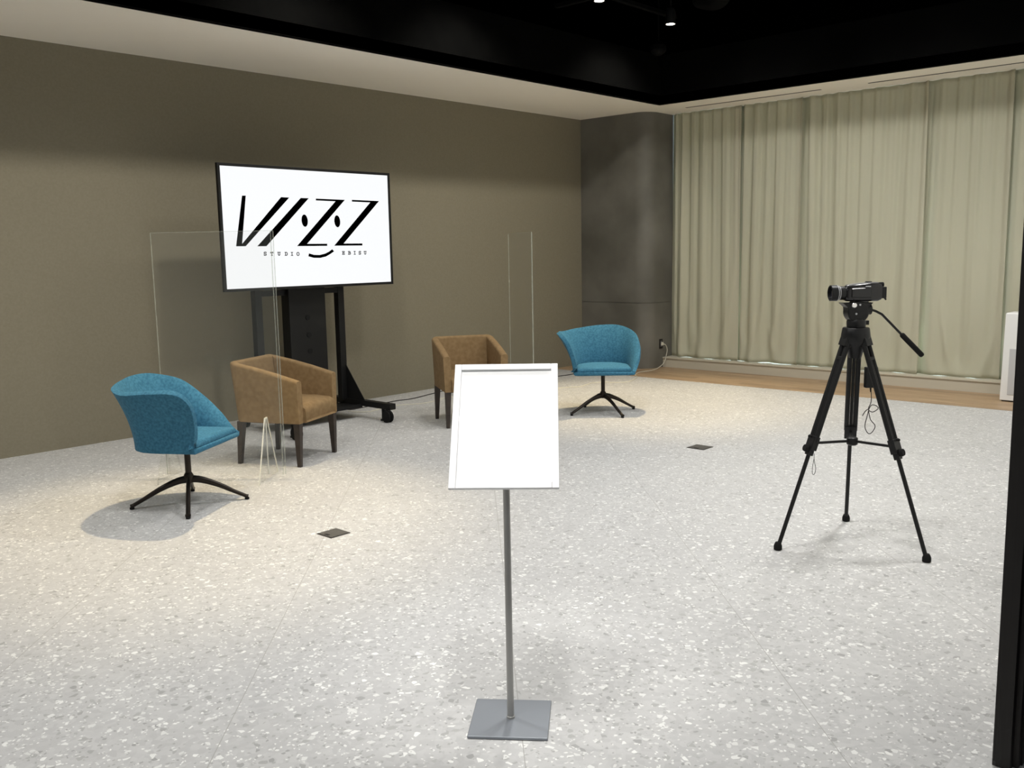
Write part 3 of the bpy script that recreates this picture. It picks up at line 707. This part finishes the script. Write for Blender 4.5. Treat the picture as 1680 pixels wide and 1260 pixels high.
# ------------------------------------------------------------------ cables and socket
so = thing('wall_socket', 'black wall socket low on the side of the concrete pillar with a white plug', 'socket', (10.297, 6.77, .312))
MB().b2(-.036, .036, -.008, 0, -.062, .062).build('cover_plate', M['frame_dark'], so, bevel=.003)
MB().b2(-.013, .013, -.010, -.004, -.040, .040).build('outlet_face', M['grey_plastic'], so, bevel=.001)
wc = thing('extension_cable', 'white cable running from the pillar socket across the floor behind the right blue chair', 'cable')
MB().box((10.302, 6.748, .312), (.024, .026, .045)).build('plug', M['cable_white'], wc, bevel=.003)
R_ = .0045
MB().tube([(10.302, 6.74, .305), (10.325, 6.715, .300), (10.345, 6.70, .24), (10.325, 6.70, .16), (10.27, 6.70, .07), (10.12, 6.69, .018), (9.93, 6.66, .0075), (9.663, 6.677, .0075), (9.42, 6.56, .0075), (9.279, 6.438, .0065), (8.915, 6.315, R_), (8.768, 6.437, R_), (8.735, 6.52, R_), (8.60, 6.60, R_), (8.276, 6.539, R_), (8.074, 6.66, R_), (7.5, 6.80, R_), (6.9, 7.18, R_), (6.45, 7.12, R_), (6.1, 7.26, R_), (5.75, 7.18, R_), (5.62, 7.35, R_)], R_, 8, spline=True).build('cord', M['cable_white'], wc)
bc = MB().tube([(5.62, 7.40, .03), (5.75, 7.42, R_), (6.316, 7.476, R_), (6.557, 7.45, R_), (6.99, 7.55, R_), (7.198, 7.571, R_), (8.0, 7.45, R_), (8.89, 7.292, R_), (9.238, 7.297, R_), (9.6, 7.36, .007), (9.93, 7.45, .007)], R_ * 1.1, 8, spline=True).build('power_cable', M['cable_black'])
tag(bc, 'dark power cable lying along the foot of the taupe wall behind the tan armchair', 'cable')

# ------------------------------------------------------------------ air purifier
ap = thing('air_purifier', 'tall white air purifier by the curtain at the right, cut by the dark frame', 'air purifier', (9.90, 2.57, .002))
def apq(z, i): return [Vector((x, y, z)) for x, y in ((0 + i, 0 - i), (.28 - i, 0 - i), (.28 - i, -.44 + i), (0 + i, -.44 + i))]
MB().loft([apq(.012, .0), apq(.05, 0.), apq(.86, .012), apq(.868, .02)]).build('housing', M['white_plastic'], ap, bevel=.012, seg=3)
MB().b2(.015, .265, -.425, -.015, 0, .014).build('plinth', M['frame_dark'], ap)
g = MB()
g.loft([[Vector((-.004, -.065, .07)), Vector((-.004, -.385, .07)), Vector((.006, -.385, .52)), Vector((.006, -.065, .52))], [Vector((.02, -.065, .07)), Vector((.02, -.385, .07)), Vector((.03, -.385, .52)), Vector((.03, -.065, .52))]])
g.build('front_grille', M['grille'], ap, bevel=.002)

# ------------------------------------------------------------------ ceiling fittings in the black plenum
def spotlight(x, y, label):
    t = thing('ceiling_spotlight', label, 'spotlight', (x, y, 3.85), 0, 'ceiling spotlights')
    MB().lathe([(.030, .015), (.045, .03), (.052, .0), (.052, .12), (.035, .16)], seg=24).build('housing', M['black_metal'], t)
    MB().lathe([(.043, .002), (.043, .012)], seg=24).build('lamp_face', M['lamp_face'], t)
    MB().tube([(0, 0, .15), (0, 0, .55)], .008, 8).build('stem', M['black_metal'], t)
    return t
sp = spotlight(8.611, 5.558, 'lit ceiling spotlight above the corner, in the middle of the black recess')
sp2 = copy_tree(sp); sp2.location = (7.338, 5.521, 3.85); sp2['label'] = 'lit ceiling spotlight at the very top edge, left of the other spotlight'
dm = MB().lathe([(.03, .14), (.085, .10), (.09, .05), (.07, .02), (.04, .0), (.01, -.004)], c=(9.1, 6.03, 3.68), seg=32).build('ceiling_speaker', M['duct'])
tag(dm, 'dark round fitting hanging in the black ceiling recess above the corner', 'ceiling fitting')
MB().tube([(9.1, 6.03, 3.81), (9.1, 6.03, 4.4)], .008, 8).build('suspension_rod', M['duct'], dm)
dc = MB(); pts = crom([Vector(p) for p in ((9.3, 5.6, 4.25), (8.95, 5.2, 4.12), (8.2, 4.7, 4.1), (7.2, 4.0, 4.15), (6.3, 3.8, 4.15))], n=30)
dc.tube(pts, [  .11 + (.012 if i % 2 else 0) for i in range(len(pts))], 20)
tag(dc.build('air_duct', M['duct']), 'dark corrugated air duct inside the black ceiling recess', 'duct')
for i, (a, b, lb) in enumerate((((-3, 5.75, 4.02), (9.0, 5.75, 4.02), 'black steel channel running along the recess parallel to the taupe wall'), ((7.65, 6.3, 4.0), (7.65, 0, 4.0), 'black steel channel crossing the recess at the top edge'))):
    tag(MB().bar(a, b, .05, .04).build('ceiling_channel', M['duct'], bevel=.002), lb, 'ceiling channel', 'ceiling channels')
    
# ------------------------------------------------------------------ lights
def spot(name, loc, aim, power, color, size=70, blend=.5, r=.05):
    l = bpy.data.lights.new(name, 'SPOT'); l.energy = power; l.color = color; l.spot_size = math.radians(size); l.spot_blend = blend; l.shadow_soft_size = r
    o = bpy.data.objects.new(name, l); COL.objects.link(o); o.location = loc
    o.rotation_euler = (Vector(aim) - Vector(loc)).to_track_quat('-Z', 'Y').to_euler(); return o
WARM = (1, .80, .50); NEU = (1, .95, .87); DAY = (1, .975, .95); COOL = (.96, .98, 1.)
K = 1.0
spot('spot_lamp_a', (3.50, 5.75, 3.78), (2.75, 5.05, 0), 400, WARM, 56, .8, .04)
spot('spot_lamp_b', (7.55, 5.52, 3.78), (7.85, 5.35, 0), 500, WARM, 66, .85, .04)
spot('sign_downlight', (1.25, 1.15, 3.82), (2.12, 1.95, .95), 150, DAY, 26, .8, .10)
for i, x in enumerate((.2, 2.2, 4.4, 6.2, 8.6)):
    spot('wall_washer_%d' % i, (x, 5.47, 3.80), (x + .1, 7.84, .7), 96, NEU, 105, .8, .06)
for i, y in enumerate((1.6, 3.3, 5.0)):  # added fill spots, only there to brighten the curtains
    spot('curtain_fill_%d' % i, (8.3, y, 3.85), (10.5, y, .8), 72, DAY, 100, .9, .15)
for i, (x, y, p) in enumerate(((1.0, 1.9, 250), (3.4, 2.2, 360), (5.6, 1.8, 400), (7.8, 2.2, 460), (2.0, 4.0, 230), (5.0, 4.0, 260), (7.8, 3.9, 190), (.0, 5.2, 230))):
    spot('downlight_%d' % i, (x, y, 3.9), (x, y, 0), p * (.61 if y < 3.5 else .77), DAY, 125 if y < 3.5 else 158, .95, .22)
def area(name, loc, aim, sx, sy, power, color):
    l = bpy.data.lights.new(name, 'AREA'); l.shape = 'RECTANGLE'; l.size = sx; l.size_y = sy; l.energy = power; l.color = color
    o = bpy.data.objects.new(name, l); COL.objects.link(o); o.location = loc
    o.rotation_euler = (Vector(aim) - Vector(loc)).to_track_quat('-Z', 'Y').to_euler(); return o
area('lobby_ceiling_panel_a', (.2, -.9, 3.25), (2.6, 3.2, 0), 2.4, .8, 26, COOL)
area('lobby_ceiling_panel_b', (-2.6, -.6, 3.25), (.5, 5, .5), 2.4, .8, 22, COOL)
w = bpy.data.worlds.new('world'); scene.world = w; w.use_nodes = True
w.node_tree.nodes['Background'].inputs[0].default_value = (.9, .96, 1, 1); w.node_tree.nodes['Background'].inputs[1].default_value = .30

# ------------------------------------------------------------------ camera
f, yaw_, pitch, roll = 1528.9, .8296, .14171, -.018288
fw_ = Vector((math.sin(yaw_) * math.cos(pitch), math.cos(yaw_) * math.cos(pitch), -math.sin(pitch)))
r0 = Vector((math.cos(yaw_), -math.sin(yaw_), 0)); u0 = r0.cross(fw_)
rt = r0 * math.cos(roll) + u0 * math.sin(roll); up = -r0 * math.sin(roll) + u0 * math.cos(roll)
cd = bpy.data.cameras.new('camera'); cd.sensor_width = 36; cd.lens = f / 1680 * 36; cd.sensor_fit = 'HORIZONTAL'
co = bpy.data.objects.new('camera', cd); COL.objects.link(co)
mw = Matrix((rt, up, -fw_)).transposed().to_4x4(); mw.translation = (0, 0, 1.55); co.matrix_world = mw
cd.clip_start = .05
scene.camera = co
vs_ = scene.view_settings
vs_.view_transform = 'Standard'; vs_.look = 'None'; vs_.gamma = 1; vs_.exposure = .13; vs_.use_curve_mapping = False
